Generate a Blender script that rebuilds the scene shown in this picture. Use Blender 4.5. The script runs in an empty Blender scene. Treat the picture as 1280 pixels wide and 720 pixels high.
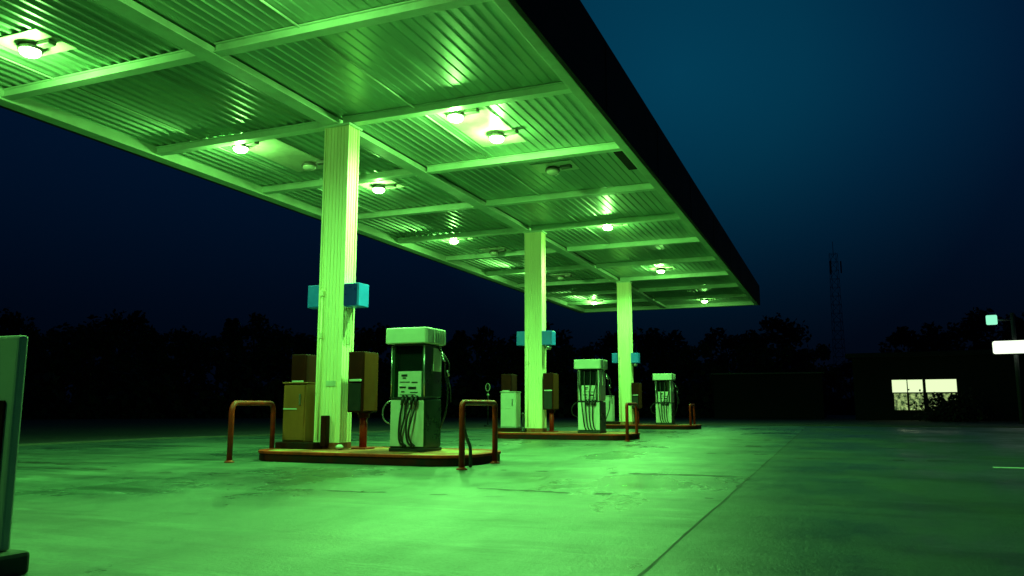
import bpy, bmesh, math, random
from mathutils import Vector, Matrix
R = math.radians
C = bpy.context.scene.collection
sc = bpy.context.scene
random.seed(7)

# ---------------------------------------------------------------- materials
def mat(name, col, rough=0.6, metal=0.0, var=0.25, scale=6.0, dirt=None, dirt_amt=0.35, bump=0.0,
        bscale=60.0, spec=0.5, rvar=0.15, stretch=(1, 1, 1), dlo=0.5, dhi=0.72):
    """painted / worn surface: base colour with soft mottling, optional dirt blotches, rough variation"""
    m = bpy.data.materials.new(name); m.use_nodes = True
    nt = m.node_tree; b = nt.nodes['Principled BSDF']
    tc = nt.nodes.new('ShaderNodeTexCoord')
    mp = nt.nodes.new('ShaderNodeMapping'); mp.inputs['Scale'].default_value = stretch
    nt.links.new(tc.outputs['Object'], mp.inputs['Vector'])
    n = nt.nodes.new('ShaderNodeTexNoise'); n.inputs['Scale'].default_value = scale
    n.inputs['Detail'].default_value = 6; n.inputs['Roughness'].default_value = 0.62
    nt.links.new(mp.outputs['Vector'], n.inputs['Vector'])
    r = nt.nodes.new('ShaderNodeValToRGB')
    r.color_ramp.elements[0].position = 0.3; r.color_ramp.elements[1].position = 0.72
    r.color_ramp.elements[0].color = (*[c * (1 - var) for c in col], 1)
    r.color_ramp.elements[1].color = (*[min(1, c * (1 + var * .5)) for c in col], 1)
    nt.links.new(n.outputs['Fac'], r.inputs['Fac'])
    out = r.outputs['Color']
    if dirt is not None:
        n2 = nt.nodes.new('ShaderNodeTexNoise'); n2.inputs['Scale'].default_value = scale * .45
        n2.inputs['Detail'].default_value = 9; n2.inputs['Roughness'].default_value = 0.7
        nt.links.new(mp.outputs['Vector'], n2.inputs['Vector'])
        r2 = nt.nodes.new('ShaderNodeValToRGB')
        r2.color_ramp.elements[0].position = dlo; r2.color_ramp.elements[1].position = dhi
        nt.links.new(n2.outputs['Fac'], r2.inputs['Fac'])
        mm = nt.nodes.new('ShaderNodeMath'); mm.operation = 'MULTIPLY'; mm.inputs[1].default_value = dirt_amt
        nt.links.new(r2.outputs['Color'], mm.inputs[0])
        mx = nt.nodes.new('ShaderNodeMixRGB'); mx.inputs['Color2'].default_value = (*dirt, 1)
        nt.links.new(mm.outputs[0], mx.inputs['Fac']); nt.links.new(out, mx.inputs['Color1'])
        out = mx.outputs['Color']
    nt.links.new(out, b.inputs['Base Color'])
    mr = nt.nodes.new('ShaderNodeMapRange')
    mr.inputs['To Min'].default_value = max(.03, rough - rvar); mr.inputs['To Max'].default_value = min(1, rough + rvar)
    nt.links.new(n.outputs['Fac'], mr.inputs['Value']); nt.links.new(mr.outputs['Result'], b.inputs['Roughness'])
    b.inputs['Metallic'].default_value = metal
    b.inputs['Specular IOR Level'].default_value = spec
    if bump:
        n3 = nt.nodes.new('ShaderNodeTexNoise'); n3.inputs['Scale'].default_value = bscale; n3.inputs['Detail'].default_value = 4
        nt.links.new(tc.outputs['Object'], n3.inputs['Vector'])
        bp = nt.nodes.new('ShaderNodeBump'); bp.inputs['Strength'].default_value = bump; bp.inputs['Distance'].default_value = 0.02
        nt.links.new(n3.outputs['Fac'], bp.inputs['Height']); nt.links.new(bp.outputs['Normal'], b.inputs['Normal'])
    return m

def emit(name, col, strength):
    m = bpy.data.materials.new(name); m.use_nodes = True
    nt = m.node_tree; b = nt.nodes['Principled BSDF']
    b.inputs['Base Color'].default_value = (.6, .6, .6, 1)
    b.inputs['Emission Color'].default_value = (*col, 1); b.inputs['Emission Strength'].default_value = strength
    return m

def concrete(name, c0, c1, stain, rough):
    m = bpy.data.materials.new(name); m.use_nodes = True
    nt = m.node_tree; N = nt.nodes; L = nt.links; b = N['Principled BSDF']
    tc = N.new('ShaderNodeTexCoord')
    def noise(scale, detail=8, rg=.6, st=(1, 1, 1), rot=0):
        mp = N.new('ShaderNodeMapping'); mp.inputs['Scale'].default_value = st; mp.inputs['Rotation'].default_value = (0, 0, rot)
        L.new(tc.outputs['Object'], mp.inputs['Vector'])
        n = N.new('ShaderNodeTexNoise'); n.inputs['Scale'].default_value = scale; n.inputs['Detail'].default_value = detail
        n.inputs['Roughness'].default_value = rg; L.new(mp.outputs['Vector'], n.inputs['Vector']); return n.outputs['Fac']
    def ramp(f, p0, p1, a=(0, 0, 0), z=(1, 1, 1)):
        r = N.new('ShaderNodeValToRGB'); e = r.color_ramp.elements
        e[0].position = p0; e[1].position = p1; e[0].color = (*a, 1); e[1].color = (*z, 1); L.new(f, r.inputs['Fac']); return r.outputs['Color']
    def mix(f, a, bcol, k=1.0):
        mm = N.new('ShaderNodeMath'); mm.operation = 'MULTIPLY'; mm.inputs[1].default_value = k; L.new(f, mm.inputs[0])
        x = N.new('ShaderNodeMixRGB'); L.new(mm.outputs[0], x.inputs['Fac']); L.new(a, x.inputs['Color1']); x.inputs['Color2'].default_value = (*bcol, 1); return x.outputs['Color']
    base = ramp(noise(.55, 9, .66), .36, .64, c0, c1)
    base = mix(ramp(noise(.42, 10, .72, (.5, 2.4, 1), .10), .50, .57), base, stain, .62)        # damp worn patches, long across the lanes
    base = mix(ramp(noise(.9, 9, .74, (.35, 2.6, 1), -.06), .56, .62), base, tuple(min(1, c * 1.45) for c in c1), .6)
    base = mix(ramp(noise(1.5, 10, .76, (.4, 2.2, 1), .05), .56, .63), base, stain, .7)
    base = mix(ramp(noise(.9, 6, .6, (2.2, .10, 1), -.04), .55, .68), base, stain, .35)         # tyre tracks along the lanes
    base = mix(ramp(noise(5.5, 7, .75, (.6, 1.6, 1)), .655, .69), base, (.012, .014, .012), .9)  # oil spots
    base = mix(ramp(noise(38, 5, .8), .48, .62), base, stain, .55)
    base = mix(ramp(noise(120, 2, .5), .45, .70), base, stain, .45)
    L.new(base, b.inputs['Base Color'])
    rr = N.new('ShaderNodeMapRange'); L.new(noise(.42, 8, .65, (1, .5, 1), .2), rr.inputs['Value'])
    rr.inputs['From Min'].default_value = .35; rr.inputs['From Max'].default_value = .65
    rr.inputs['To Min'].default_value = rough - .22; rr.inputs['To Max'].default_value = rough + .25
    L.new(rr.outputs['Result'], b.inputs['Roughness'])
    bp = N.new('ShaderNodeBump'); bp.inputs['Strength'].default_value = .55; bp.inputs['Distance'].default_value = .012
    L.new(noise(45, 6, .7), bp.inputs['Height']); 
    bp2 = N.new('ShaderNodeBump'); bp2.inputs['Strength'].default_value = .3; bp2.inputs['Distance'].default_value = .04
    L.new(noise(2.2, 5, .6), bp2.inputs['Height']); L.new(bp.outputs['Normal'], bp2.inputs['Normal'])
    L.new(bp2.outputs['Normal'], b.inputs['Normal'])
    return m

M = {}
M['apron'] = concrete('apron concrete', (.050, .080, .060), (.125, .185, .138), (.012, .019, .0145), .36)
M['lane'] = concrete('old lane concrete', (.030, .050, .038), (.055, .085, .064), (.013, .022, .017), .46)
M['joint'] = mat('joint tar', (.012, .013, .012), .7)
M['asphalt'] = mat('asphalt', (.03, .032, .034), .85, var=.4, scale=2, bump=.4, bscale=90)
M['field'] = mat('rough field', (.014, .018, .012), .95, var=.5, scale=.6, bump=.5, bscale=8)
M['kerbstone'] = mat('kerb concrete', (.06, .065, .055), .8, var=.4, scale=3, dirt=(.05, .05, .045), dirt_amt=.6)
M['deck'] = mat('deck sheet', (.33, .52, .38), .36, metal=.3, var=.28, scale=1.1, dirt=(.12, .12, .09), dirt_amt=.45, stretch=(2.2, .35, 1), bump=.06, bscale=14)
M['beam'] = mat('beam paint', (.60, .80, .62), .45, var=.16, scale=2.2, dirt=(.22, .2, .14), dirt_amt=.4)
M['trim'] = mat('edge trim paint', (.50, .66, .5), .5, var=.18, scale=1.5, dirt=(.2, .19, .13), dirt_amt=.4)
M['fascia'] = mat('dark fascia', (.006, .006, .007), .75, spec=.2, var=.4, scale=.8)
M['column'] = mat('cream column sheet', (.95, .88, .56), .5, var=.08, scale=2.5, dirt=(.36, .28, .12), dirt_amt=.5, stretch=(3, 3, .3), dlo=.54, dhi=.76)
M['rust'] = mat('red oxide paint', (.34, .016, .0025), .5, spec=.25, var=.45, scale=9, dirt=(.10, .03, .012), dirt_amt=.75, bump=.1)
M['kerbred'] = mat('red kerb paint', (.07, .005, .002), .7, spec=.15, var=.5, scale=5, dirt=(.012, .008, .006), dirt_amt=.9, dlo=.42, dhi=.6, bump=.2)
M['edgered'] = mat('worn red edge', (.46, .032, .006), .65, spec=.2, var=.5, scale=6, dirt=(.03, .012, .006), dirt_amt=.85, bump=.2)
M['islandtop'] = mat('island concrete', (.44, .26, .09), .75, var=.4, scale=5, dirt=(.28, .026, .008), dirt_amt=.92, dlo=.42, dhi=.52, bump=.3)
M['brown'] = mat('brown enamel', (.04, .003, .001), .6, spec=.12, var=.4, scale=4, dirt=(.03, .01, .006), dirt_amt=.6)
M['olive'] = mat('tan enamel', (.12, .026, .004), .6, spec=.12, var=.3, scale=4, dirt=(.10, .06, .02), dirt_amt=.6, stretch=(1, 1, .5))
M['tan'] = mat('pale tan enamel', (.32, .10, .022), .5, var=.3, scale=4, dirt=(.12, .05, .015), dirt_amt=.6, stretch=(1, 1, .5))
M['white'] = mat('white enamel', (.52, .55, .48), .38, var=.10, scale=4, dirt=(.3, .28, .2), dirt_amt=.35, dlo=.55)
M['hood'] = mat('hood enamel', (.62, .65, .56), .35, var=.08, scale=3, dirt=(.35, .32, .22), dirt_amt=.3, dlo=.56)
M['steel'] = mat('brushed steel', (.5, .52, .52), .3, metal=.9, var=.2, scale=10, stretch=(1, 1, .2))
M['greenpaint'] = mat('dark green panel', (.016, .05, .022), .3, var=.3, scale=4)
M['black'] = mat('black rubber', (.010, .010, .010), .5, var=.4, scale=20)
M['glass'] = mat('dark display glass', (.006, .010, .009), .08, var=.2, rvar=.03)
M['blue'] = mat('blue sign enamel', (.02, .19, .78), .35, var=.15, scale=5)
M['navy'] = mat('deep blue sign face', (.003, .02, .26), .3, var=.2, scale=5)
M['housing'] = mat('lamp housing', (.14, .15, .13), .5, metal=.3, var=.3)
M['plate'] = mat('lamp plate', (.66, .72, .56), .35, var=.15, scale=4, dirt=(.2, .2, .13), dirt_amt=.4)
M['lens'] = emit('lit lens', (.52, 1, .34), 30)
M['lensoff'] = mat('unlit lens', (.5, .55, .45), .2)
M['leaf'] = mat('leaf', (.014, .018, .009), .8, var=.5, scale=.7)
M['bark'] = mat('bark', (.03, .024, .018), .9, var=.5, scale=6)
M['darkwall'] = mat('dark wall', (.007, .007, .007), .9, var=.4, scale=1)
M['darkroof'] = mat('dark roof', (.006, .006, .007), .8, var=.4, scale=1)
M['paleedge'] = mat('pale roof edge', (.10, .11, .09), .7, var=.3)
M['winlight'] = emit('lit window', (.82, 1.0, .55), 1.05)
M['winroom'] = emit('lit room glass', (.50, .68, .22), .35)
_nt = M['winroom'].node_tree; _tc = _nt.nodes.new('ShaderNodeTexCoord'); _n = _nt.nodes.new('ShaderNodeTexNoise')   # shelves and goods seen inside
_n.inputs['Scale'].default_value = 6; _n.inputs['Detail'].default_value = 5; _n.inputs['Roughness'].default_value = .7
_r = _nt.nodes.new('ShaderNodeValToRGB'); _r.color_ramp.elements[0].position = .42; _r.color_ramp.elements[1].position = .62
_r.color_ramp.elements[0].color = (.015, .025, .008, 1); _r.color_ramp.elements[1].color = (.70, .95, .32, 1)
_nt.links.new(_tc.outputs['Object'], _n.inputs['Vector']); _nt.links.new(_n.outputs['Fac'], _r.inputs['Fac'])
_nt.links.new(_r.outputs['Color'], _nt.nodes['Principled BSDF'].inputs['Emission Color']); _nt.nodes['Principled BSDF'].inputs['Emission Strength'].default_value = .6
M['signwhite'] = emit('lit sign white', (.86, 1, .74), 1.6)
M['signaqua'] = emit('lit sign aqua', (.30, 1, .62), 1.0)
M['streakwhite'] = mat('painted reflection', (.75, .8, .72), .6, var=.3, scale=6, dirt=(.2, .2, .2), dirt_amt=.6)
M['mast'] = mat('mast steel', (.05, .055, .06), .8)

# ---------------------------------------------------------------- mesh helpers
def box(bm, x0, x1, y0, y1, z0, z1):
    r = bmesh.ops.create_cube(bm, size=1)
    for v in r['verts']:
        v.co = Vector((x0 + (v.co.x + .5) * (x1 - x0), y0 + (v.co.y + .5) * (y1 - y0), z0 + (v.co.z + .5) * (z1 - z0)))
    return r['verts']

def prism(bm, pts, z0, z1, axis='z'):
    f = {'z': lambda a, b, c: (a, b, c), 'y': lambda a, b, c: (a, c, b), 'x': lambda a, b, c: (c, a, b)}[axis]
    lo = [bm.verts.new(f(a, b, z0)) for a, b in pts]; hi = [bm.verts.new(f(a, b, z1)) for a, b in pts]
    n = len(pts)
    for i in range(n): bm.faces.new((lo[i], lo[(i + 1) % n], hi[(i + 1) % n], hi[i]))
    bm.faces.new(lo[::-1]); bm.faces.new(hi)

def smooth_path(pts, n=6):
    P = [Vector(p) for p in pts]; P = [P[0] * 2 - P[1]] + P + [P[-1] * 2 - P[-2]]; out = []
    for i in range(1, len(P) - 2):
        for k in range(n):
            t = k / n; a, b, c, d = P[i - 1:i + 3]
            out.append(.5 * ((2 * b) + (c - a) * t + (2 * a - 5 * b + 4 * c - d) * t * t + (3 * b - a - 3 * c + d) * t ** 3))
    out.append(P[-2]); return out

def tube(bm, pts, r, seg=10, r1=None):
    P = [Vector(p) for p in pts]; rings = []; n = len(P); prev = None
    for i, p in enumerate(P):
        t = (P[min(i + 1, n - 1)] - P[max(i - 1, 0)]).normalized()
        if prev is None:
            a = Vector((0, 0, 1)) if abs(t.z) < .9 else Vector((1, 0, 0)); u = t.cross(a).normalized()
        else:
            u = (prev - t * prev.dot(t)).normalized()
        prev = u; w = t.cross(u); rr = r if r1 is None else r + (r1 - r) * i / (n - 1)
        rings.append([bm.verts.new(p + (u * math.cos(2 * math.pi * k / seg) + w * math.sin(2 * math.pi * k / seg)) * rr) for k in range(seg)])
    for a, b in zip(rings, rings[1:]):
        for k in range(seg): bm.faces.new((a[k], a[(k + 1) % seg], b[(k + 1) % seg], b[k]))
    bm.faces.new(rings[0][::-1]); bm.faces.new(rings[-1])

def lathe(bm, prof, seg=20, c=(0, 0, 0)):
    rings = [[bm.verts.new((c[0] + r * math.cos(2 * math.pi * k / seg), c[1] + r * math.sin(2 * math.pi * k / seg), c[2] + z)) for k in range(seg)] for r, z in prof]
    for a, b in zip(rings, rings[1:]):
        for k in range(seg): bm.faces.new((a[k], a[(k + 1) % seg], b[(k + 1) % seg], b[k]))
    bm.faces.new(rings[0][::-1]); bm.faces.new(rings[-1])

def obj(name, bm, material, parent=None, bevel=0.0, smooth=False, loc=(0, 0, 0)):
    bmesh.ops.recalc_face_normals(bm, faces=bm.faces[:])
    me = bpy.data.meshes.new(name); bm.to_mesh(me); bm.free()
    me.materials.append(material)
    if smooth:
        for p in me.polygons: p.use_smooth = True
    o = bpy.data.objects.new(name, me); C.objects.link(o); o.location = loc
    if parent is not None: o.parent = parent
    if bevel:
        b = o.modifiers.new('bevel', 'BEVEL'); b.width = bevel; b.segments = 2; b.limit_method = 'ANGLE'; b.angle_limit = R(40)
    return o

def bx(name, dims, material, parent=None, bevel=0.006):
    bm = bmesh.new()
    for d in (dims if isinstance(dims[0], (tuple, list)) else [dims]): box(bm, *d)
    return obj(name, bm, material, parent, bevel)

def tb(name, pts, r, material, parent=None, seg=10, curved=True):
    bm = bmesh.new(); tube(bm, smooth_path(pts) if curved else pts, r, seg)
    return obj(name, bm, material, parent, smooth=True)

def tag(o, label=None, cat=None, group=None, kind=None):
    if label: o['label'] = label
    if cat: o['category'] = cat
    if group: o['group'] = group
    if kind: o['kind'] = kind
    return o

def thing(name, label, cat, loc=(0, 0, 0), rz=0, group=None):
    o = bpy.data.objects.new(name, None); C.objects.link(o); o.location = loc; o.rotation_euler = (0, 0, rz)
    o.empty_display_size = .2
    return tag(o, label, cat, group)

def dup(root, loc, rz=None, label=None, scale=None):
    def rec(o, parent):
        c = o.copy(); C.objects.link(c)
        if parent is not None: c.parent = parent
        for ch in o.children: rec(ch, c)
        return c
    r = rec(root, None); r.location = loc
    if rz is not None: r.rotation_euler = (0, 0, rz)
    if scale: r.scale = scale
    if label: r['label'] = label
    return r

# ---------------------------------------------------------------- setting
def sheet(name, pts, z, m):
    bm = bmesh.new(); bm.faces.new([bm.verts.new((x, y, z)) for x, y in pts])
    o = obj(name, bm, m); tag(o, kind='structure'); return o
sheet('ground', [(-700, -300), (700, -300), (700, 1500), (-700, 1500)], -.012, M['field'])
sheet('road', [(-16, -60), (120, -60), (120, 60), (-16, 60)], -.006, M['asphalt'])
def SX(y): return -.815 - .0125 * y
apron = [(-14.5, -12), (SX(-12) - .006, -12), (SX(32) - .006, 32.0), (-2.2, 32.1), (-7.2, 30.6), (-10.3, 24.6), (-12.5, 19), (-14.2, 14)]
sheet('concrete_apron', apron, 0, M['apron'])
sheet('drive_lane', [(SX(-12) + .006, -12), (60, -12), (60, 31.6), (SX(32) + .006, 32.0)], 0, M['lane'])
# tarred joint between the two pours, a little ragged
bm = bmesh.new(); rng = random.Random(3)
L_, R_ = [], []
for i in range(221):
    y = -12 + 44 * i / 220; w = .001 + .003 * rng.random() + (.03 * rng.random() if rng.random() < .12 else 0); dx = .004 * math.sin(y * 2.1) + .006 * (rng.random() - .5)
    L_.append(bm.verts.new((SX(y) + dx - w - .004, y, .003))); R_.append(bm.verts.new((SX(y) + dx + w * .8 + .004, y, .003)))
for i in range(220): bm.faces.new((L_[i], R_[i], R_[i + 1], L_[i + 1]))
tag(obj('pavement_joint', bm, M['joint']), kind='structure')
# ragged cracks running across the slab from the joint
bm = bmesh.new(); rng = random.Random(12)
for (x0, x1, y, sl, wd) in ((-3.9, -.93, 8.7, .04, .010), (-3.1, -.92, 6.75, -.03, .007), (-6.2, -2.6, 6.05, .05, .005), (-2.9, -1.0, 12.9, .03, .016), (-2.2, -1.05, 15.6, -.05, .022), (-9.5, -5.0, 6.9, .03, .006), (-2.4, -1.1, 18.4, .02, .03), (-.8, 1.6, 12.2, .05, .014), (-11.5, -8.2, 7.6, -.02, .01)):
    n = int((x1 - x0) / .07); pa = None; yy = y
    for i in range(n + 1):
        x = x0 + (x1 - x0) * i / n; yy += sl * .07 + rng.gauss(0, .022); w = wd * 9 * max(.12, math.sin(math.pi * (i + .6) / (n + 1.2)) ** .5 * (.35 + .9 * rng.random()))
        a = (bm.verts.new((x, yy - w, .0022)), bm.verts.new((x, yy + w, .0022)))
        run = (run if rng.random() > .22 else not run) if i else True
        if pa and run: bm.faces.new((pa[0], a[0], a[1], pa[1]))
        pa = a
tag(obj('pavement_crack', bm, M['joint']), kind='structure')
# kerb along left and back edge
bm = bmesh.new(); kp = [(-14.5, -12), (-14.2, 14), (-12.5, 19), (-10.3, 24.6), (-7.2, 30.6), (-2, 32.1), (60, 31.75)]
for (a, b) in zip(kp, kp[1:]):
    d = (Vector(b) - Vector(a)).normalized(); n = Vector((-d.y, d.x)) * .16
    a0, b0 = Vector(a) - d * 0, Vector(b)
    prism(bm, [tuple(a0), tuple(b0), tuple(b0 + n), tuple(a0 + n)], -.01, .03)
tag(obj('kerb', bm, M['kerbstone']), kind='structure')
bm = bmesh.new(); box(bm, 1.66, 5.2, 11.22, 11.36, .001, .005)  # white strip stands in for a bright reflection on the ground
tag(obj('reflection_streak', bm, M['streakwhite']), kind='structure')

# ---------------------------------------------------------------- canopy
XL, XM, XR, Y0, Y1 = -10.85, -6.97, -3.02, -6.4, 35.0  # near canopy end lengthened out of view to carry an added lamp
HB = 5.0
beams_y = [-3.7, -1.0, 1.7, 4.45, 7.18, 9.9, 12.62, 15.3, 18.0, 20.8, 23.7, 26.6, 29.4, 32.2]
can = thing('forecourt_canopy', 'long flat green lit forecourt canopy on three ribbed columns with dark fascia', 'canopy', (XM, 18, 0))
def L(x, y): return x - XM, y - 18
def cbox(name, x0, x1, y0, y1, z0, z1, m, bevel=.006):
    return bx(name, (x0 - XM, x1 - XM, y0 - 18, y1 - 18, z0, z1), m, can, bevel)
# ribbed deck: trapezoid ribs run the length of the canopy
bm = bmesh.new(); prof = []; p = .172; x = XL + .08
zt, zr = HB + .160, HB + .124
while x < XR - .1:
    if x < XM: prof += [(x, zt), (x + .096, zt), (x + .114, zr), (x + .154, zr)]; x += p      # deep ribs on the old half
    else: prof += [(x + .008, zt - .03), (x + .118, zt - .03), (x + .126, zt - .040), (x + .136, zt - .040)]; x += .148   # flatter sheet on the other half
prof = [(a, b) for a, b in prof if a < XR - .05]
segs = [Y0 + .05] + beams_y + [Y1 - .05]
rows = []
for y in segs: rows.append([bm.verts.new((a - XM, y - 18, b)) for a, b in prof])
for r0, r1 in zip(rows, rows[1:]):
    for i in range(len(prof) - 1): bm.faces.new((r0[i], r0[i + 1], r1[i + 1], r1[i]))
deck = obj('roof_deck', bm, M['deck'], can)
bx('roof_top', (XL + .07 - XM, XR - .07 - XM, Y0 + .07 - 18, Y1 - .07 - 18, HB + .30, HB + .42), M['fascia'], can, 0)
# main beam: web + wide bottom flange
bm = bmesh.new(); box(bm, -.055, .055, Y0 + .1 - 18, Y1 - .1 - 18, HB + .004, HB + .118); box(bm, -.125, .125, Y0 + .1 - 18, Y1 - .1 - 18, HB - .014, HB + .006)
obj('main_beam', bm, M['beam'], can, .004)
for yb in beams_y:
    for (xa, xb) in ((XL + .2, XM - .126), (XM + .126, XR - .12)):
        bm = bmesh.new()
        box(bm, xa - XM, xb - XM, yb - 18 - .03, yb - 18 + .03, HB + .010, HB + .122)
        box(bm, xa - XM, xb - XM, yb - 18 - .075, yb - 18 + .075, HB - .006, HB + .012)
        box(bm, xa - XM, xb - XM, yb - 18 - .06, yb - 18 + .06, HB + .105, HB + .1225)
        obj('cross_beam', bm, M['beam'], can, .003)
# edge trim strips (underside) and fascias
cbox('edge_trim', XL + .0, XL + .24, Y0 + .26, Y1 - .26, HB - .03, HB + .128, M['trim'])
cbox('edge_trim', XR - .15, XR - .0, Y0 + .26, Y1 - .26, HB - .03, HB + .128, M['trim'])
cbox('edge_trim', XL, XR, Y1 - .255, Y1, HB - .03, HB + .128, M['trim'])
cbox('edge_trim', XL, XR, Y0, Y0 + .255, HB - .03, HB + .128, M['trim'])
FT = HB + 1.13
for (xa, xb) in ((XR + .002, XR + .07), (XL - .07, XL - .002)):                # long fascias, tapering down at the far end
    bm = bmesh.new(); prism(bm, [(Y0 - .07 - 18, HB - .03), (Y1 + .07 - 18, HB - .03), (Y1 + .07 - 18, HB + .80), (Y0 - .07 - 18, HB + 1.36)], xa - XM, xb - XM, 'x')
    obj('fascia', bm, M['fascia'], can, .005)
cbox('fascia', XL - .001, XR + .001, Y1 + .002, Y1 + .068, HB - .02, HB + .79, M['fascia'])
cbox('fascia', XL - .001, XR + .001, Y0 - .068, Y0 - .002, HB - .02, FT, M['fascia'])
for i in range(9):
    yj = -3.5 + i * 3.6
    cbox('fascia_joint', XR + .0705, XR + .078, yj - .03, yj + .03, HB - .028, HB + 1.355 - .56 * (yj + .1 + 6.47) / 41.54 - .012, M['fascia'], .002)
for (xa, y0_, y1_) in ((-9.6, 4.6, 12.5), (-5.6, 4.6, 12.5), (-5.6, 12.75, 26.5), (-9.6, 12.75, 26.5)):
    tb('conduit', [(xa - XM, y0_ - 18, HB + .105), (xa - XM, y1_ - 18, HB + .105)], .013, M['beam'], can, 8, False)
cbox('gutter_slot', XR - .36, XR - .20, 12.85, 13.95, HB + .03, HB + .12, M['fascia'])
# columns (parts of the canopy), ribbed sheet cladding
CY = [9.93, 18.06, 26.75]; CXO = [.08, .195, .225, .08]
def col_profile(hx, hy, pitch=.062, d=.010):
    pts = []
    def side(ax, ay, bx_, by_):
        a, b = Vector((ax, ay)), Vector((bx_, by_)); l = (b - a).length; n = max(3, int(round(l / pitch))); dirn = (b - a) / l; nrm = Vector((dirn.y, -dirn.x))
        for i in range(n):
            s = l * i / n; w = l / n
            for f, h in ((0, 0), (.62, 0), (.72, -d), (.92, -d)):
                pts.append(tuple(a + dirn * (s + f * w) + nrm * h))
    side(-hx, -hy, hx, -hy); side(hx, -hy, hx, hy); side(hx, hy, -hx, hy); side(-hx, hy, -hx, -hy)
    return pts
for k, y in enumerate(CY + [1.65]):
    ox = CXO[k]
    bm = bmesh.new(); prism(bm, [(a + ox, b + y - 18) for a, b in col_profile(.205, .13)], .13, HB - .02)
    c = obj('column', bm, M['column'], can)
    bm = bmesh.new()
    for sx in (-1, 1):
        for sy in (-1, 1): box(bm, ox + sx * .207 - .014, ox + sx * .207 + .014, y - 18 + sy * .132 - .016, y - 18 + sy * .132 + .016, .17, HB - .03)
    obj('corner_trim', bm, M['column'], c, .003)
    obj('base_skirt', (lambda b: (box(b, ox - .225, ox + .225, y - 18 - .153, y - 18 + .153, .125, .215), b)[1])(bmesh.new()), M['islandtop'], c, .005)
    obj('cap_plate', (lambda b: (box(b, ox - .25, ox + .25, y - 18 - .18, y - 18 + .18, HB - .045, HB - .0145), b)[1])(bmesh.new()), M['beam'], c, .004)
    tb('conduit', [(ox - .15, y - 18 - .152, .25), (ox - .15, y - 18 - .152, 2.35)], .014, M['column'], c, curved=False)
    for zz in (1.72, 2.35): bx('junction_box', (ox - .175, ox - .125, y - 18 - .175, y - 18 - .132, zz, zz + .09), M['column'], c, .004)
    if k == 0:
        bm = bmesh.new(); box(bm, .04, .13, y - 18 - .25, y - 18 - .145, .16, .60); obj('meter_box', bm, M['brown'], c, .01)
        bx('notice_plate', (ox - .05, ox + .12, y - 18 - .138, y - 18 - .131, 1.02, 1.10), M['plate'], c, .002)

# ---------------------------------------------------------------- lamps
LX, LY = -9.15, -5.08
GREEN = (.185, 1.0, .17)
def lamp_body(root, lit):
    bm = bmesh.new(); lathe(bm, [(.05, .105), (.09, .10), (.125, .075), (.142, .035), (.138, .028), (.11, .03)], 24)
    obj('housing', bm, M['housing'], root, smooth=True)
    bm = bmesh.new(); lathe(bm, [(.118, .036), (.12, .015), (.11, -.012), (.085, -.032), (.04, -.043), (.01, -.045)], 24)
    obj('lens', bm, M['lens'] if lit else M['lensoff'], root, smooth=True)
    bx('ballast_box', (.17, .38, -.055, .055, .045, .105), M['housing'], root, .01)
    tb('bracket', [(.0, 0, .07), (.30, 0, .07)], .018, M['housing'], root, curved=False)
GL = 'lamps under the canopy'
lamp_lit = None; lamp_off = None; placed = []
lamp_defs = [  # x, y, power factor (0 = unlit), label
    (-8.95, 6.30, 1.3, 'lit lamp in the nearest visible left bay, at top left corner of photo'),
    (-5.05, 5.9, .9, 'lit lamp in nearest right bay, just above the top of the photo'),
    (-8.9, 3.1, 0, 'unlit lamp under near left end of canopy, out of the photo'),
    (-5.05, .4, .2, 'added fill lamp nearest the viewer under the canopy, out of the photo'),  # unseen lamp added to light the foreground cabinet and column fronts
    (-5.05, 3.1, .08, 'added fill lamp under near right end of canopy, out of the photo'),  # unseen lamp added to brighten the front ground
    (-9.14, 10.25, 1.0, 'lit lamp left of the first column, close behind the first dark cross beam'),
    (-8.70, 11.55, 0, 'unlit dark lamp on bright plate just left of the first column'),
    (-5.13, 10.30, 1.5, 'brightest lit lamp right of first column, near end of the pale plate'),
    (-4.93, 11.40, 1.5, 'lit lamp at far end of pale plate, right of the first column'),
    (-8.35, 13.35, 1.0, 'lit lamp peeking out directly behind top of first column'),
    (-4.71, 13.5, 0, 'small unlit lamp with dark bracket alone in the third right bay'),
    (-9.2, 18.45, 1.1, 'lit lamp left of second column, beside the left roof edge'),
    (-5.02, 18.42, 1.6, 'lit lamp right of second column, just behind its cross beam'),
    (-8.9, 20.4, 0, 'unlit dark lamp behind the second column on the left'),
    (-9.2, 24.0, .8, 'lit lamp in left bay between second and third columns'),
    (-5.14, 25.2, 1.0, 'lit lamp with dark housing in right bay before third column'),
    (-8.56, 25.3, 0, 'unlit lamp seen just right of second column shaft'),
    (-9.36, 32.0, .8, 'lit lamp left of third column near the far roof end'),
    (-5.0, 29.9, 0, 'unlit dark lamp right of third column top'),
    (-5.0, 33.3, .6, 'lit lamp in last right bay by the far roof edge'),
]
ZL = HB + .008
PW = 900
for i, (x, y, k, lab) in enumerate(lamp_defs):
    src = lamp_lit if k else lamp_off
    if src is None:
        t = thing('canopy_lamp', lab, 'lamp', (x, y, ZL), 0, GL); lamp_body(t, k > 0)
        if k: lamp_lit = t
        else: lamp_off = t
    else:
        t = dup(src, (x, y, ZL), random.uniform(-.15, .15), lab)
    placed.append((t, k))
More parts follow.
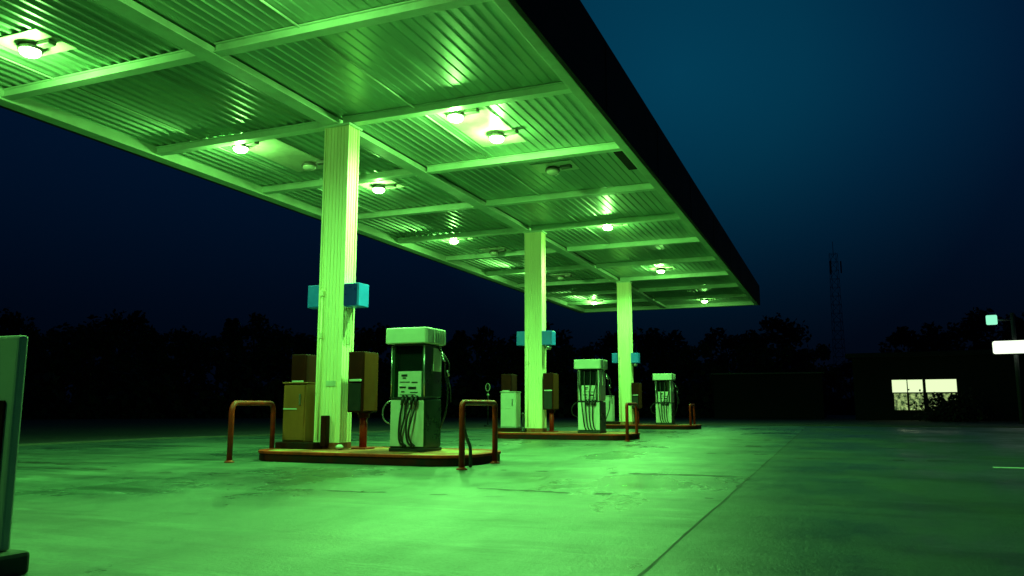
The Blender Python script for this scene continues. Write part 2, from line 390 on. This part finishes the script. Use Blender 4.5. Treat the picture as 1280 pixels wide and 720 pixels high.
for t, k in placed:                                     # the light each lit lamp gives off
    if k:
        ld = bpy.data.lights.new('lamp_light', 'SPOT'); ld.energy = PW * k; ld.color = GREEN
        if t.location.x < XM: ld.energy *= .5
        ld.spot_size = R(168); ld.spot_blend = .55; ld.shadow_soft_size = .07
        lo = bpy.data.objects.new('lamp_light', ld); C.objects.link(lo); lo.parent = t; lo.location = (0, 0, -.07)
        ld = bpy.data.lights.new('lamp_spill', 'POINT'); ld.energy = 66 * k; ld.color = (.27, 1, .17); ld.shadow_soft_size = .05
        lo = bpy.data.objects.new('lamp_spill', ld); C.objects.link(lo); lo.parent = t; lo.location = (.0, -.02, -.12)
# pale mounting plates between lamp pairs (part of the canopy)
cbox('lamp_plate', -5.42, -4.62, 10.05, 11.95, HB + .108, HB + .120, M['plate'])
cbox('lamp_plate', -9.25, -8.42, 10.05, 11.95, HB + .108, HB + .120, M['plate'])
for (x, y) in ((-8.95, 6.3), (-5.05, 5.9), (-8.35, 13.35), (-4.71, 13.5), (-9.2, 18.45), (-5.02, 18.42), (-8.9, 20.4), (-9.2, 24.0), (-5.14, 25.2), (-8.56, 25.3), (-9.36, 32.0), (-5.0, 29.9), (-5.0, 33.3)):
    cbox('lamp_plate', x - .33, x + .45, y - .28, y + .28, HB + .109, HB + .120, M['plate'])

# ---------------------------------------------------------------- islands
def island_outline(x0, x1, y0, y1, r, n=8):
    pts = []
    for cx, cy, a0 in ((x1 - r, y0 + r, -90), (x1 - r, y1 - r, 0), (x0 + r, y1 - r, 90), (x0 + r, y0 + r, 180)):
        for i in range(n + 1):
            a = R(a0 + 90 * i / n); pts.append((cx + r * math.cos(a), cy + r * math.sin(a)))
    return pts
GI = 'raised pump islands under the canopy'
isl = thing('pump_island', 'nearest raised pump island with dark red kerb, by the two complete hoop guards', 'pump island', (XM, CY[0], 0), 0, GI)
IX0, IX1, IY0, IY1 = -.63, 2.70, -1.08, .52
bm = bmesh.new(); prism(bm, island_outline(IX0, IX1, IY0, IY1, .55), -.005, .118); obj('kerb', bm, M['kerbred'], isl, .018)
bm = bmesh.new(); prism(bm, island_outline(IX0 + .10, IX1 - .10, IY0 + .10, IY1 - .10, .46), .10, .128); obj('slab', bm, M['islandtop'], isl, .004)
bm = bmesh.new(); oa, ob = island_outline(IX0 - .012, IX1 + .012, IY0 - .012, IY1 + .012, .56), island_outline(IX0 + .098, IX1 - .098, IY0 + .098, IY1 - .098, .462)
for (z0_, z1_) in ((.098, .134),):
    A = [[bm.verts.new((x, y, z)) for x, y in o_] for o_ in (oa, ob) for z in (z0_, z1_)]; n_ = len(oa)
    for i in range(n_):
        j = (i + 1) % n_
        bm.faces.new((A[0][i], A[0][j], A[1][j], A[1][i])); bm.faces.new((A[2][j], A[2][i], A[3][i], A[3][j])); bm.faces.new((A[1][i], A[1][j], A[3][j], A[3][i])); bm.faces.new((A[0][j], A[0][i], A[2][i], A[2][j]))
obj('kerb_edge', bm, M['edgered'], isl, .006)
isl2 = dup(isl, (XM, CY[1], 0), None, 'middle raised pump island, under the second column')
isl3 = dup(isl, (XM, CY[2], 0), None, 'farthest raised pump island, under the third column')
ZI = .128

# cabinets at the left end of each island
GC = 'service cabinets left of the columns'
cab = thing('service_cabinet', 'low tan cabinet on dark plinth, left of nearest column', 'cabinet', (XM - .40, CY[0] - .12, ZI), 0, GC)
def cabinet(root, m):
    bx('plinth', (-.24, .42, -.26, .2, 0, .09), M['kerbred'], root, .008)
    bx('body', (-.20, .20, -.16, .14, .092, .93), m, root, .012)
    bx('door', (-.18, .18, -.176, -.163, .12, .905), m, root, .004)
    bx('trim_strip', (-.18, .06, -.186, -.177, .555, .575), M['white'], root, .002)
    bx('handle', (.10, .125, -.20, -.178, .62, .78), M['steel'], root, .004)
    bx('top_lid', (-.21, .21, -.185, .15, .932, .952), m, root, .006)
cabinet(cab, M['tan'])
cab2 = thing('service_cabinet', 'cabinet whitened for its lighting, just left of the second column', 'cabinet', (XM - .40, CY[1] - .12, ZI), 0, GC); cabinet(cab2, M['white'])  # lighter enamel than the near cabinet stands in for the lighting difference
dup(cab2, (XM - .40, CY[2] - .12, ZI), None, 'small cabinet whitened for its lighting, just left of the third column')

# boxes on pedestals, two on each island
GP = 'boxes on pedestals beside the columns'
pb = thing('pedestal_box', 'brown and tan box on red pedestal, right of nearest column', 'pedestal box', (XM + .60, CY[0] + .02, ZI), 0, GP)
def pedbox(root, side='olive'):
    bx('body', (-.15, .105, -.22, .17, .52, 1.38), M['brown'], root, .012)
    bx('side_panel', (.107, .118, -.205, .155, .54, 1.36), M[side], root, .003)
    bx('lower_front', (-.125, .08, -.235, -.222, .54, .93), M['black'], root, .004)
    bx('chute_lip', (-.10, .085, -.262, -.222, .955, .985), M['white'], root, .003)
    tb('pedestal', [(-.01, 0, .02), (-.01, 0, .525)], .055, M['rust'], root, 14, False)
    bx('foot_plate', (-.13, .11, -.12, .12, 0, .022), M['rust'], root, .004)
    bm = bmesh.new(); lathe(bm, [(.075, .44), (.085, .46), (.085, .50), (.13, .518)], 16, (-.01, 0, 0)); obj('collar', bm, M['brown'], root, smooth=True)
pedbox(pb)
dup(pb, (XM + .60, CY[1] + .02, ZI), None, 'brown and tan box on pedestal, right of second column')
dup(pb, (XM + .60, CY[2] + .02, ZI), None, 'brown and tan box on pedestal, right of third column')
pb2 = thing('pedestal_box', '', 'pedestal box', (XM - .57, CY[0] + .25, ZI), 0, GP); pedbox(pb2, 'brown'); pb2['label'] = ('brown box, side darkened as shade, above tan cabinet, left of nearest column')  # side coloured brown to stand in for its unlit face
dup(pb2, (XM - .57, CY[1] + .25, ZI), None, 'brown box, side darkened as shade, above whitened cabinet, left of second column')

# ---------------------------------------------------------------- fuel pumps
def pump(root, second):
    W, D = .262, .24
    W_ = M['hood'] if second else M['white']; post_m = M['hood'] if second else M['greenpaint']
    bx('base', (-W - .012, W + .012, -D - .012, D + .012, 0, .045), M['black'], root, .006)
    bx('lower_cabinet', (-W, W, -D, D, .046, .70), M['greenpaint'], root, .01)
    bx('lower_panel', [(-W + .008, -W + .165, -D - .016, -D - .001, .07, .69)] + [(-W + .170, W - .008, -D - .012, -D - .001, .07, .69)], W_, root, .003)
    bx('shelf', (-W - .005, W + .005, -D - .03, -D + .1, .702, .722), M['black'], root, .003)
    # upper frame
    bx('back_body', (-W + .05, W - .05, -D + .09, D, .70, 1.43), M['greenpaint'], root, .006)
    for s in (-1, 1):
        bx('post', (s * (W - .022) - .026, s * (W - .022) + .026, -D, D - .004, .723, 1.43), post_m, root, .012)
        tb('post_rail', [(s * (W - .01), -D - .008, .73), (s * (W - .01), -D - .008, 1.42)], .011, M['steel'], root, 8, False)
    bx('display_window', (-W + .054, W - .054, -D + .066, -D + .088, 1.09, 1.42), M['glass'], root, .003)
    p = bx('display_panel', (-W + .11 if not second else -W + .09, W - .054 if not second else W - .09, -D - .004, -D + .085, .73, 1.075), W_, root, .006)
    pf = -D - .004
    rng = random.Random(11); bm = bmesh.new()
    for zz, x0, x1, h in ((1.02, -.10, -.01, .028), (.985, -.08, -.03, .016), (.93, -.12, .03, .010), (.925, .06, .15, .016), (.86, -.13, -.03, .022), (.85, .01, .13, .034), (.80, -.10, -.05, .018), (.79, .04, .16, .010), (.76, -.12, .12, .006)):
        x0 = max(x0, -.125); x1 = min(x1, .155)
        box(bm, x0, x1, pf - .006, pf - .001, zz - h / 2, zz + h / 2)
    obj('panel_markings', bm, M['black'], p)
    bm = bmesh.new(); box(bm, -W + .03, W - .03, -D + .02, D - .02, 1.425, 1.46); obj('neck', bm, M['black'], root, .004)
    # hood with chamfered ends
    c = .09; hw, hd = .325, .33
    bm = bmesh.new(); prism(bm, [(-hw + .02, -hd), (hw - c * .3, -hd), (hw, -hd + c * .4), (hw, hd - c), (hw - c, hd), (-hw + c, hd), (-hw, hd - c), (-hw, -hd + .03)], 1.452, 1.665)
    h = obj('hood', bm, M['hood'], root, .014)
    bm = bmesh.new()
    for yy in (-.10, -.03, .04, .12, .19): box(bm, hw - .004, hw + .008, yy - .006, yy + .006, 1.47, 1.65)
    obj('hood_ribs', bm, M['hood'], h)
    # lit white side label and side panel
    bx('side_panel', (W + .001, W + .010, -D + .02, D - .02, .08, .69), M['greenpaint'], root, .003)
    bx('side_placard', (W + .006, W + .016, -.03, D - .035, 1.08, 1.40), M['plate'], root, .004)
    # four hoses looping down the front from the holsters
    xs = [(-.055, -.085, -.03), (.0, -.045, .02), (.085, .04, .10), (.15, .085, .15)]
    for i, (xt, xb, xe) in enumerate(xs):
        o = .012 * i
        if second:
            top = -W + .03 + i * .145
            pts = [(top, -D - .03, 1.40), (top + .01, -D - .06 - o, 1.15), (top * .75, -D - .07 - o, .85), (top * .55, -D - .07 - o, .45), (top * .5 + .02, -D - .055, .16), (top * .5 + .055, -D - .03, .075)]
        else:
            pts = [(xt + .01, -D - .03, .705), (xt - .005, -D - .05, .60), (xt - .03 + .02 * math.sin(i * 2), -D - .055 - o, .44), (xb - .012, -D - .055 - o, .26), (xb + .0, -D - .05, .13), (xb + .05, -D - .028, .072)]
        tb('hose', pts, .014, M['black'], root, 8)
        # nozzle in its holster beside the panel
    nz = [(-.045, 0), (.01, 0), (.095, 0), (.16, 0)]
    for i, (x, _) in enumerate(nz):
        bm = bmesh.new(); tube(bm, [(x, -D - .035, .745), (x - .004, -D - .055, .69), (x - .012, -D - .06, .62)], .02, 8)
        tube(bm, smooth_path([(x, -D - .05, .73), (x + .02, -D - .075, .70), (x + .012, -D - .075, .645)], 4), .008, 6)
        obj('nozzle', bm, M['black'], root, smooth=True)
    # side hoses: on the right, hung off the far side; a loop at the left
    tb('side_hose', [(W + .01, .12, 1.42), (W + .09, .16, 1.25), (W + .085, .18, 1.05), (W + .12, .20, .85), (W + .10, .2, .55), (W + .01, .2, .30)], .011, M['black'], root, 8)
    tb('side_hose', [(W + .01, .18, 1.40), (W + .14, .2, 1.18), (W + .11, .22, 1.0), (W + .15, .22, .84), (W + .16, .22, .66)], .010, M['black'], root, 8)
    bm = bmesh.new(); tube(bm, [(W + .05, .14, 1.36), (W + .075, .15, 1.24), (W + .105, .15, 1.22)], .014, 8); tube(bm, [(W + .11, .19, 1.10), (W + .14, .2, 1.02)], .013, 8)
    obj('side_nozzle', bm, M['steel'], root, smooth=True)
    tb('hose_loop', [(-W, -.05, .68), (-W - .09, -.14, .67), (-W - .17, -.16, .56), (-W - .15, -.16, .42), (-W - .06, -.12, .36), (-W, -.05, .36)], .010, M['steel'] if not second else M['black'], root, 8)
GF = 'fuel pumps on the islands'
PX = -5.44
pu = thing('fuel_pump', 'nearest and largest fuel pump with dark green sides and black hoses, on the front island', 'fuel pump', (PX, CY[0] - .13, ZI), 0, GF); pump(pu, False)
p2 = thing('fuel_pump', 'pale fuel pump draped with long hoses, on the middle island', 'fuel pump', (PX + .10, CY[1] - .13, ZI), 0, GF); pump(p2, True)
p3 = dup(p2, (PX + .03, CY[2] - .13, ZI), None, 'smallest pale fuel pump, on the farthest island')

# ---------------------------------------------------------------- hoop guards
GG = 'red hoop guards at island ends'
def hoop(name, lab, a, b, h=.775, r=.036, q=.12):
    a = Vector(a); b = Vector(b); l = (b - a).length
    root = thing(name, lab, 'hoop guard', (a.x, a.y, 0), math.atan2(b.y - a.y, b.x - a.x), GG)
    pts = [(0, 0, 0), (0, 0, h - q - .02), (0, 0, h - q)]
    for i in range(1, 7):
        t = R(90 * i / 6); pts.append((q * (1 - math.cos(t)), 0, h - q + q * math.sin(t)))
    pts2 = [(l - x, y, z) for x, y, z in pts[::-1]]
    bm = bmesh.new(); tube(bm, pts + pts2, r, 14); obj('hoop', bm, M['rust'], root, smooth=True)
    for x in (0, l):
        bm = bmesh.new(); lathe(bm, [(r + .03, 0), (r + .03, .012), (r + .008, .02), (r + .002, .03)], 16, (x, 0, 0)); obj('foot_collar', bm, M['rust'], root, smooth=True)
    return root
hoop('hoop_guard', 'rounded red pipe hoop at left end of nearest island', (-7.50, 8.50), (-7.80, 9.72))
g = hoop('hoop_guard', 'red pipe hoop at right end of nearest island, beside the largest pump', (-4.14, 8.57), (-4.20, 9.68), q=.065)
dup(g, (-4.22, 16.75, 0), None, 'red pipe hoop seen in front of third column base')
dup(g, (-4.5, 26.1, 0), None, 'farthest small red pipe hoop, right of the smallest pump')
h = tb('rubber_hose', [(-4.15, 8.64, .66), (-4.16, 8.68, .45), (-4.19, 8.84, .32), (-4.22, 8.97, .22), (-4.225, 8.99, .0)], .022, M['black'], None, 8)
tag(h, 'short black rubber hose hanging down beside the right hoop guard', 'hose')

# ---------------------------------------------------------------- blue flag signs on columns
GS = 'blue box signs on columns'
def flag(lab, x, y, z, right):
    t = thing('column_sign', lab, 'sign', (x, y, z), 0, GS)
    if right:
        bx('sign_box', (0, .27, -.10, .17, 0, .34), M['blue'], t, .008); bx('sign_face', (.012, .235, -.108, -.101, .012, .328), M['navy'], t, .002)
    else:
        bx('sign_box', (-.25, 0, -.06, .12, 0, .34), M['blue'], t, .008); bx('sign_face', (-.24, -.01, -.067, -.061, .012, .328), M['blue'], t, .002)
    tb('bracket', [(-.05 if right else .05, .02, .17), (.02 if right else -.02, .02, .17)], .02, M['steel'], t, curved=False)
    return t
names = [('nearest', 'first'), ('second', 'second'), ('third', 'third')]
for k, y in enumerate(CY):
    nm = ('nearest', 'second', 'third')[k]
    flag('flat teal box sign on left side of %s column' % nm, XM + CXO[k] - .205, y - .04, 2.19, False)
    t = flag('deep blue box sign with lit teal edge, right side of %s column' % nm if k == 0 else 'teal box sign on right side of %s column' % nm, XM + CXO[k] + .205, y - .04, 2.18, True)
    if k:
        for ch in t.children:
            if ch.name.startswith('sign_face'): ch.data.materials[0] = M['blue']
        bm = bmesh.new(); lathe(bm, [(.06, 0), (.075, -.03), (.06, -.09), (.02, -.10)], 14, (.15, .0, -.01)); obj('lamp_cup', bm, M['steel'], t, smooth=True)

# ---------------------------------------------------------------- small things on the islands
def valve(lab, x, y):
    t = thing('valve_post', lab, 'valve post', (x, y, ZI))
    tb('post', [(0, 0, 0), (0, 0, .40)], .014, M['black'], t, 8, False)
    bm = bmesh.new(); bmesh.ops.create_uvsphere(bm, u_segments=12, v_segments=8, radius=.036, matrix=Matrix.Translation((0, 0, .42))); obj('knob', bm, M['black'], t, smooth=True)
    bm = bmesh.new(); lathe(bm, [(.06, 0), (.06, .03), (.03, .09), (.016, .12)], 12); obj('foot', bm, M['black'], t, smooth=True)
valve('thin black post with ball knob before second column', XM + .03, CY[1] - .42)
bm = bmesh.new(); bmesh.ops.create_uvsphere(bm, u_segments=14, v_segments=10, radius=.055, matrix=Matrix.Scale(.7, 4, (0, 0, 1)))
tag(obj('float_ball', bm, M['white'], smooth=True, loc=(XM + .44, CY[0] - .34, ZI + .037)), 'small white ball on island beside nearest column foot', 'ball')
# thin hook post with pale ring, behind the right guard
t = thing('hook_post', 'thin dark post with pale ring in the dark, above right hoop guard', 'hook post', (-12.0, 27.0, 0))
tb('post', [(0, 0, 0), (0, 0, 1.5)], .02, M['black'], t, 8, False)
bm = bmesh.new(); pts = [(.085 * math.cos(a), -.02, 1.42 + .14 * math.sin(a)) for a in [2 * math.pi * i / 20 for i in range(21)]]; tube(bm, pts, .011, 6); obj('ring', bm, M['plate'], t, smooth=True)
bm = bmesh.new(); lathe(bm, [(.04, 1.12), (.05, 1.14), (.035, 1.18), (.022, 1.19)], 10); obj('weight', bm, M['plate'], t, smooth=True)
bm = bmesh.new(); lathe(bm, [(.14, 0), (.14, .04), (.04, .06)], 14); obj('foot', bm, M['black'], t)

# left foreground cabinet
t = thing('roadside_cabinet', 'pale upright cabinet with dark front panel on concrete block, cut by left photo edge', 'cabinet', (-3.875, 2.57, 0))
bx('concrete_base', (-.8, .50, -.32, .03, -.004, .10), M['kerbstone'], t, .02)
bx('body', (-.75, .43, -.07, -.02, .102, 1.055), M['hood'], t, .012)
bx('front_panel', (-.70, .385, -.082, -.072, .16, .76), M['brown'], t, .004)
bx('panel_grille', [(-.66, .34, -.094, -.084, z, z + .012) for z in (.25, .31, .37, .43, .49)], M['black'], t, .002)

# ---------------------------------------------------------------- far surroundings
def lab_tree(i): pass
def tree(seed, H, Wd, trunk_h):
    rng = random.Random(seed)
    root = thing('broadleaf_tree', '', 'tree', (0, 0, 0))
    bm = bmesh.new(); tube(bm, smooth_path([(0, 0, -.1), (.05, .03, trunk_h), (.12, -.05, H * .62), (.0, .1, H * .85)], 4), .17, 8, .04)
    for k in range(7):
        a = k * 2.4; z = trunk_h + (H * .5 - trunk_h) * k / 7 + .2
        tube(bm, smooth_path([(0.04, 0, z), (math.cos(a) * Wd * .4, math.sin(a) * Wd * .4, z + H * .12), (math.cos(a) * Wd * .75, math.sin(a) * Wd * .75, z + H * .22)], 3), .06, 6, .015)
    obj('trunk', bm, M['bark'], root)
    bm = bmesh.new(); cl = []
    for k in range(34):
        a = rng.random() * 6.283; t_ = rng.random(); rr = Wd * math.sqrt(rng.random()) * (1 - .55 * t_ ** 2)
        cl.append((rr * math.cos(a), rr * math.sin(a), trunk_h * .7 + t_ * (H - trunk_h * .7 - .4), .45 + rng.random() * .65))
    for (x, y, z, s) in cl:
        for _ in range(85):
            d = Vector((rng.gauss(0, 1), rng.gauss(0, 1), rng.gauss(0, .8))); d *= s * rng.random() ** .4 / max(d.length, .01)
            p_ = Vector((x, y, z)) + d; u = Vector((rng.gauss(0, 1), rng.gauss(0, 1), rng.gauss(0, 1))).normalized(); v = u.cross(Vector((rng.gauss(0, 1), rng.gauss(0, 1), rng.gauss(0, 1)))).normalized()
            l = .12 + .12 * rng.random()
            bm.faces.new([bm.verts.new(p_ + u * l), bm.verts.new(p_ + v * l * .6), bm.verts.new(p_ - u * l), bm.verts.new(p_ - v * l * .6)])
    obj('crown', bm, M['leaf'], root)
    return root
protos = [tree(1, 7.0, 2.9, 1.3), tree(2, 6.2, 3.2, 1.0), tree(3, 8.0, 2.6, 1.6)]
tl = ['round crowned black tree in the dark treeline behind the station', 'wide low black tree in the dark treeline behind the station', 'tall narrow black tree in the dark treeline behind the station']
tg = ['round trees in the treeline', 'wide trees in the treeline', 'tall trees in the treeline']
used = [0, 0, 0]
CAMYAW = R(22.25)
def polar(px, dist):
    a = math.atan((px - 640) / 995.6 * .989) ; ang = math.pi / 2 + CAMYAW - a
    return dist * math.cos(ang), dist * math.sin(ang)
rng = random.Random(21)
px = -90
spots = []
while px < 1400:
    dist = 56 + rng.random() * 14
    top = 402 if px < 420 else (412 if px < 880 else (402 if px < 985 else (432 if px < 1040 else (452 if px < 1110 else 405))))
    if px > 1030: dist += 22
    hgt = (508 - top) / 995.6 * dist + .7
    spots.append((px, dist, hgt * (.82 + .22 * rng.random())))
    px += 33 + rng.random() * 12
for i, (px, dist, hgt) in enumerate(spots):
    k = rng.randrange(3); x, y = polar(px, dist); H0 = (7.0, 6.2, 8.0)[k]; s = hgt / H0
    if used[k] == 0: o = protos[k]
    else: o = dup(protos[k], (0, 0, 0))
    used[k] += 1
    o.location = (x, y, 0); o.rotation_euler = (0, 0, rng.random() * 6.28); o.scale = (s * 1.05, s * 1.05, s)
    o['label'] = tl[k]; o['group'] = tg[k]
# undergrowth belt below the crowns: one tangled mass
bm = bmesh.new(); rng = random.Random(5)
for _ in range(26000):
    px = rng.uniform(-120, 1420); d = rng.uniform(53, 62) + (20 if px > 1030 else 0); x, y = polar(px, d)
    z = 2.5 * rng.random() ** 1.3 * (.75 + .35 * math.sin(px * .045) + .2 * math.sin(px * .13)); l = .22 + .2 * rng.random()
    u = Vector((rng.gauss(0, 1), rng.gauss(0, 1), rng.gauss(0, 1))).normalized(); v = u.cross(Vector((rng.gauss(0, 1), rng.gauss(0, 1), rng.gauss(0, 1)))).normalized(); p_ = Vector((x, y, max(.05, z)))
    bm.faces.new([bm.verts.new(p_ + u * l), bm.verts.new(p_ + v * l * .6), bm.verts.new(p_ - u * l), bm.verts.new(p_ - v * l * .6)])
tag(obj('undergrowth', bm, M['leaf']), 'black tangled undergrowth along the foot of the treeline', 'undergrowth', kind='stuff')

# shop across the road on the right
bxx, byy = polar(1190, 47)
face = math.atan2(byy, bxx) - math.pi / 2
t = thing('roadside_shop', 'low dark shop across the road with two brightly lit windows', 'building', (bxx, byy, 0), face)
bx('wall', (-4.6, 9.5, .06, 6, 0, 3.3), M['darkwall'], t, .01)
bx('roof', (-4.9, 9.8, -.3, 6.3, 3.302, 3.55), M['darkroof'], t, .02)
def win(px0, px1, full):
    k = 47 / 995.6 * .765; x0 = (px0 - 1190) * k; x1 = (px1 - 1190) * k
    zt, zm, zb = 2.10, 1.45, .53
    w = bx('window', (x0 - .05, x1 + .05, .02, .058, zb - .05, zt + .05), M['darkwall'], t, .004)
    xm = (x0 + x1) / 2
    bx('upper_pane', [(x0, xm - .025, -.005, .018, zm, zt), (xm + .025, x1, -.005, .018, zm, zt)] if full else (x0, x1, -.005, .018, zm, zt), M['winlight'], w, 0)
    bx('lower_pane', [(x0 + .06, xm - .05, -.004, .018, zb, zm - .06), (xm + .05, x1, -.004, .018, zb, zm - .06)], M['winroom'], w, 0)
win(1115, 1155, True); win(1159, 1198, False)
# bush in front of the right window
bm = bmesh.new(); rr = random.Random(8)
for _ in range(2200):
    d = Vector((rr.gauss(0, .62), rr.gauss(0, .3), abs(rr.gauss(0, .75)))); 
    if d.z > 1.15 + .35 * min(1, abs(d.x + .15) * 1.2) + .12 * math.sin(d.x * 9): continue
    u = Vector((rr.gauss(0, 1), rr.gauss(0, 1), rr.gauss(0, 1))).normalized(); v = u.cross(Vector((rr.gauss(0, 1), rr.gauss(0, 1), 1))).normalized(); l = .10
    bm.faces.new([bm.verts.new(d + u * l), bm.verts.new(d + v * l * .6), bm.verts.new(d - u * l), bm.verts.new(d - v * l * .6)])
sx, sy = polar(1188, 44.5)
tag(obj('garden_bush', bm, M['leaf'], loc=(sx, sy, 0)), 'dark bush standing before the right hand lit shop window', 'bush')
# lit signs on a pole
sx, sy = polar(1262, 40); fa = math.atan2(sy, sx) - math.pi / 2
t = thing('pole_sign', 'glowing white bar sign with small aqua sign above, at right photo edge', 'sign', (sx, sy, 0), fa)
tb('pole', [(.4, .25, 0), (.4, .25, 4.7)], .09, M['mast'], t, 10, False)
bx('bar_sign', (-.42, 1.7, -.1, .14, 2.95, 3.49), M['signwhite'], t, .08)
bx('bar_frame', (-.45, 1.73, .142, .20, 2.92, 3.52), M['mast'], t, .02)
bx('small_sign', (-.58, -.16, -.08, .1, 4.21, 4.62), M['signaqua'], t, .05)
tb('sign_arm', [(-.3, .15, 4.4), (.4, .25, 4.4)], .04, M['mast'], t, 8, False)
# low shed with pale roof edge, behind the canopy
sx, sy = polar(960, 50); fa = math.atan2(sy, sx) - math.pi / 2
t = thing('low_shed', 'long low dark shed with faint pale roof edge before the trees', 'building', (sx, sy, 0), fa)
bx('wall', (-3.1, 3.1, 0, 3, 0, 2.6), M['darkwall'], t, .01)
bx('roof', (-3.25, 3.25, -.2, 3.2, 2.602, 2.70), M['darkroof'], t, .01)
bx('roof_edge', (-3.2, 3.2, -.24, -.203, 2.615, 2.69), M['paleedge'], t, .004)
# lattice mast far behind
sx, sy = polar(1053, 170)
t = thing('lattice_mast', 'faint tall lattice mast against the dusk sky, right of canopy', 'mast', (sx, sy, 0))
bm = bmesh.new(); Hm = 31; w0, w1 = 1.5, .9
def mc(k, z): a = k * math.pi / 2 + .5; w = w0 + (w1 - w0) * z / Hm; return (w * math.cos(a), w * math.sin(a), z)
for k in range(4): tube(bm, [mc(k, 0), mc(k, Hm)], .032, 6)
nz = 18
for i in range(nz):
    z0, z1 = Hm * i / nz, Hm * (i + 1) / nz
    for k in range(4): tube(bm, [mc(k, z0), mc((k + 1) % 4, z1)], .035, 5); tube(bm, [mc(k, z1), mc((k + 1) % 4, z1)], .03, 5)
obj('lattice', bm, M['mast'], t)
tb('antenna', [(0, 0, Hm - .5), (0, 0, Hm + 2.5)], .06, M['mast'], t, 6, False)
for a in (0, 2.1, 4.2): bx('antenna_panel', (1.3 * math.cos(a) - .13, 1.3 * math.cos(a) + .13, 1.3 * math.sin(a) - .13, 1.3 * math.sin(a) + .13, Hm - 4, Hm - 1.6), M['mast'], t, .01)

# ---------------------------------------------------------------- world, sun, camera
w = bpy.data.worlds.new('World'); sc.world = w; w.use_nodes = True
nt = w.node_tree; bg = nt.nodes['Background']
sky = nt.nodes.new('ShaderNodeTexSky'); sky.sky_type = 'NISHITA'; sky.sun_disc = False
sky.sun_elevation = R(-4); sky.sun_rotation = R(10)
tc = nt.nodes.new('ShaderNodeTexCoord')
def pix_dir(u, v):
    p = R(8.43); y = CAMYAW
    fw = Vector((-math.sin(y) * math.cos(p), math.cos(y) * math.cos(p), math.sin(p))); rt = Vector((math.cos(y), math.sin(y), 0)); up = rt.cross(fw)
    return ((u - 640) * rt - (v - 360) * up + 995.6 * fw).normalized()
dv = nt.nodes.new('ShaderNodeVectorMath'); dv.operation = 'DOT_PRODUCT'
nt.links.new(tc.outputs['Generated'], dv.inputs[0]); dv.inputs[1].default_value = pix_dir(850, 90)
ac = nt.nodes.new('ShaderNodeMath'); ac.operation = 'ARCCOSINE'; nt.links.new(dv.outputs['Value'], ac.inputs[0])
mr = nt.nodes.new('ShaderNodeMapRange'); mr.inputs['From Max'].default_value = R(60); nt.links.new(ac.outputs[0], mr.inputs['Value'])
rp = nt.nodes.new('ShaderNodeValToRGB'); e = rp.color_ramp.elements
e[0].position = 0; e[0].color = (.0006, .045, .090, 1); e[1].position = 1; e[1].color = (.0004, .006, .022, 1)
for pos, c in ((.13, (.0005, .036, .075)), (.24, (.0004, .021, .054)), (.36, (.0004, .0085, .030))):
    k = e.new(pos); k.color = (*c, 1)
nt.links.new(mr.outputs['Result'], rp.inputs['Fac'])
# darker towards the horizon
sp = nt.nodes.new('ShaderNodeSeparateXYZ'); nt.links.new(tc.outputs['Generated'], sp.inputs[0])
mh = nt.nodes.new('ShaderNodeMapRange'); mh.interpolation_type = 'SMOOTHSTEP'; mh.inputs['From Min'].default_value = .02; mh.inputs['From Max'].default_value = .40
mh.inputs['To Min'].default_value = .2; nt.links.new(sp.outputs['Z'], mh.inputs['Value'])
ml = nt.nodes.new('ShaderNodeMixRGB'); ml.blend_type = 'MULTIPLY'; ml.inputs['Fac'].default_value = 1
nt.links.new(rp.outputs['Color'], ml.inputs['Color1']); nt.links.new(mh.outputs['Result'], ml.inputs['Color2'])
ad = nt.nodes.new('ShaderNodeMixRGB'); ad.blend_type = 'ADD'; ad.inputs['Fac'].default_value = .002
nt.links.new(ml.outputs['Color'], ad.inputs['Color1']); nt.links.new(sky.outputs['Color'], ad.inputs['Color2'])
nt.links.new(ad.outputs['Color'], bg.inputs['Color']); bg.inputs['Strength'].default_value = 1.0

sd = bpy.data.lights.new('dusk_sun', 'SUN'); sd.energy = .006; sd.angle = R(30); sd.color = (.5, .75, 1)
so = bpy.data.objects.new('dusk_sun', sd); C.objects.link(so); so.rotation_euler = (R(70), 0, R(170))

cd = bpy.data.cameras.new('camera'); cd.sensor_width = 36; cd.lens = 28.0; cd.clip_end = 3000
co = bpy.data.objects.new('camera', cd); C.objects.link(co); co.location = (0, 0, .735)
co.rotation_euler = (R(90 + 8.43), 0, CAMYAW)
sc.camera = co
vs = sc.view_settings; vs.view_transform = 'Standard'; vs.look = 'None'; vs.gamma = 1; vs.exposure = 0; vs.use_curve_mapping = False
sc.render.engine = 'CYCLES'; sc.cycles.use_denoising = True; sc.cycles.max_bounces = 6
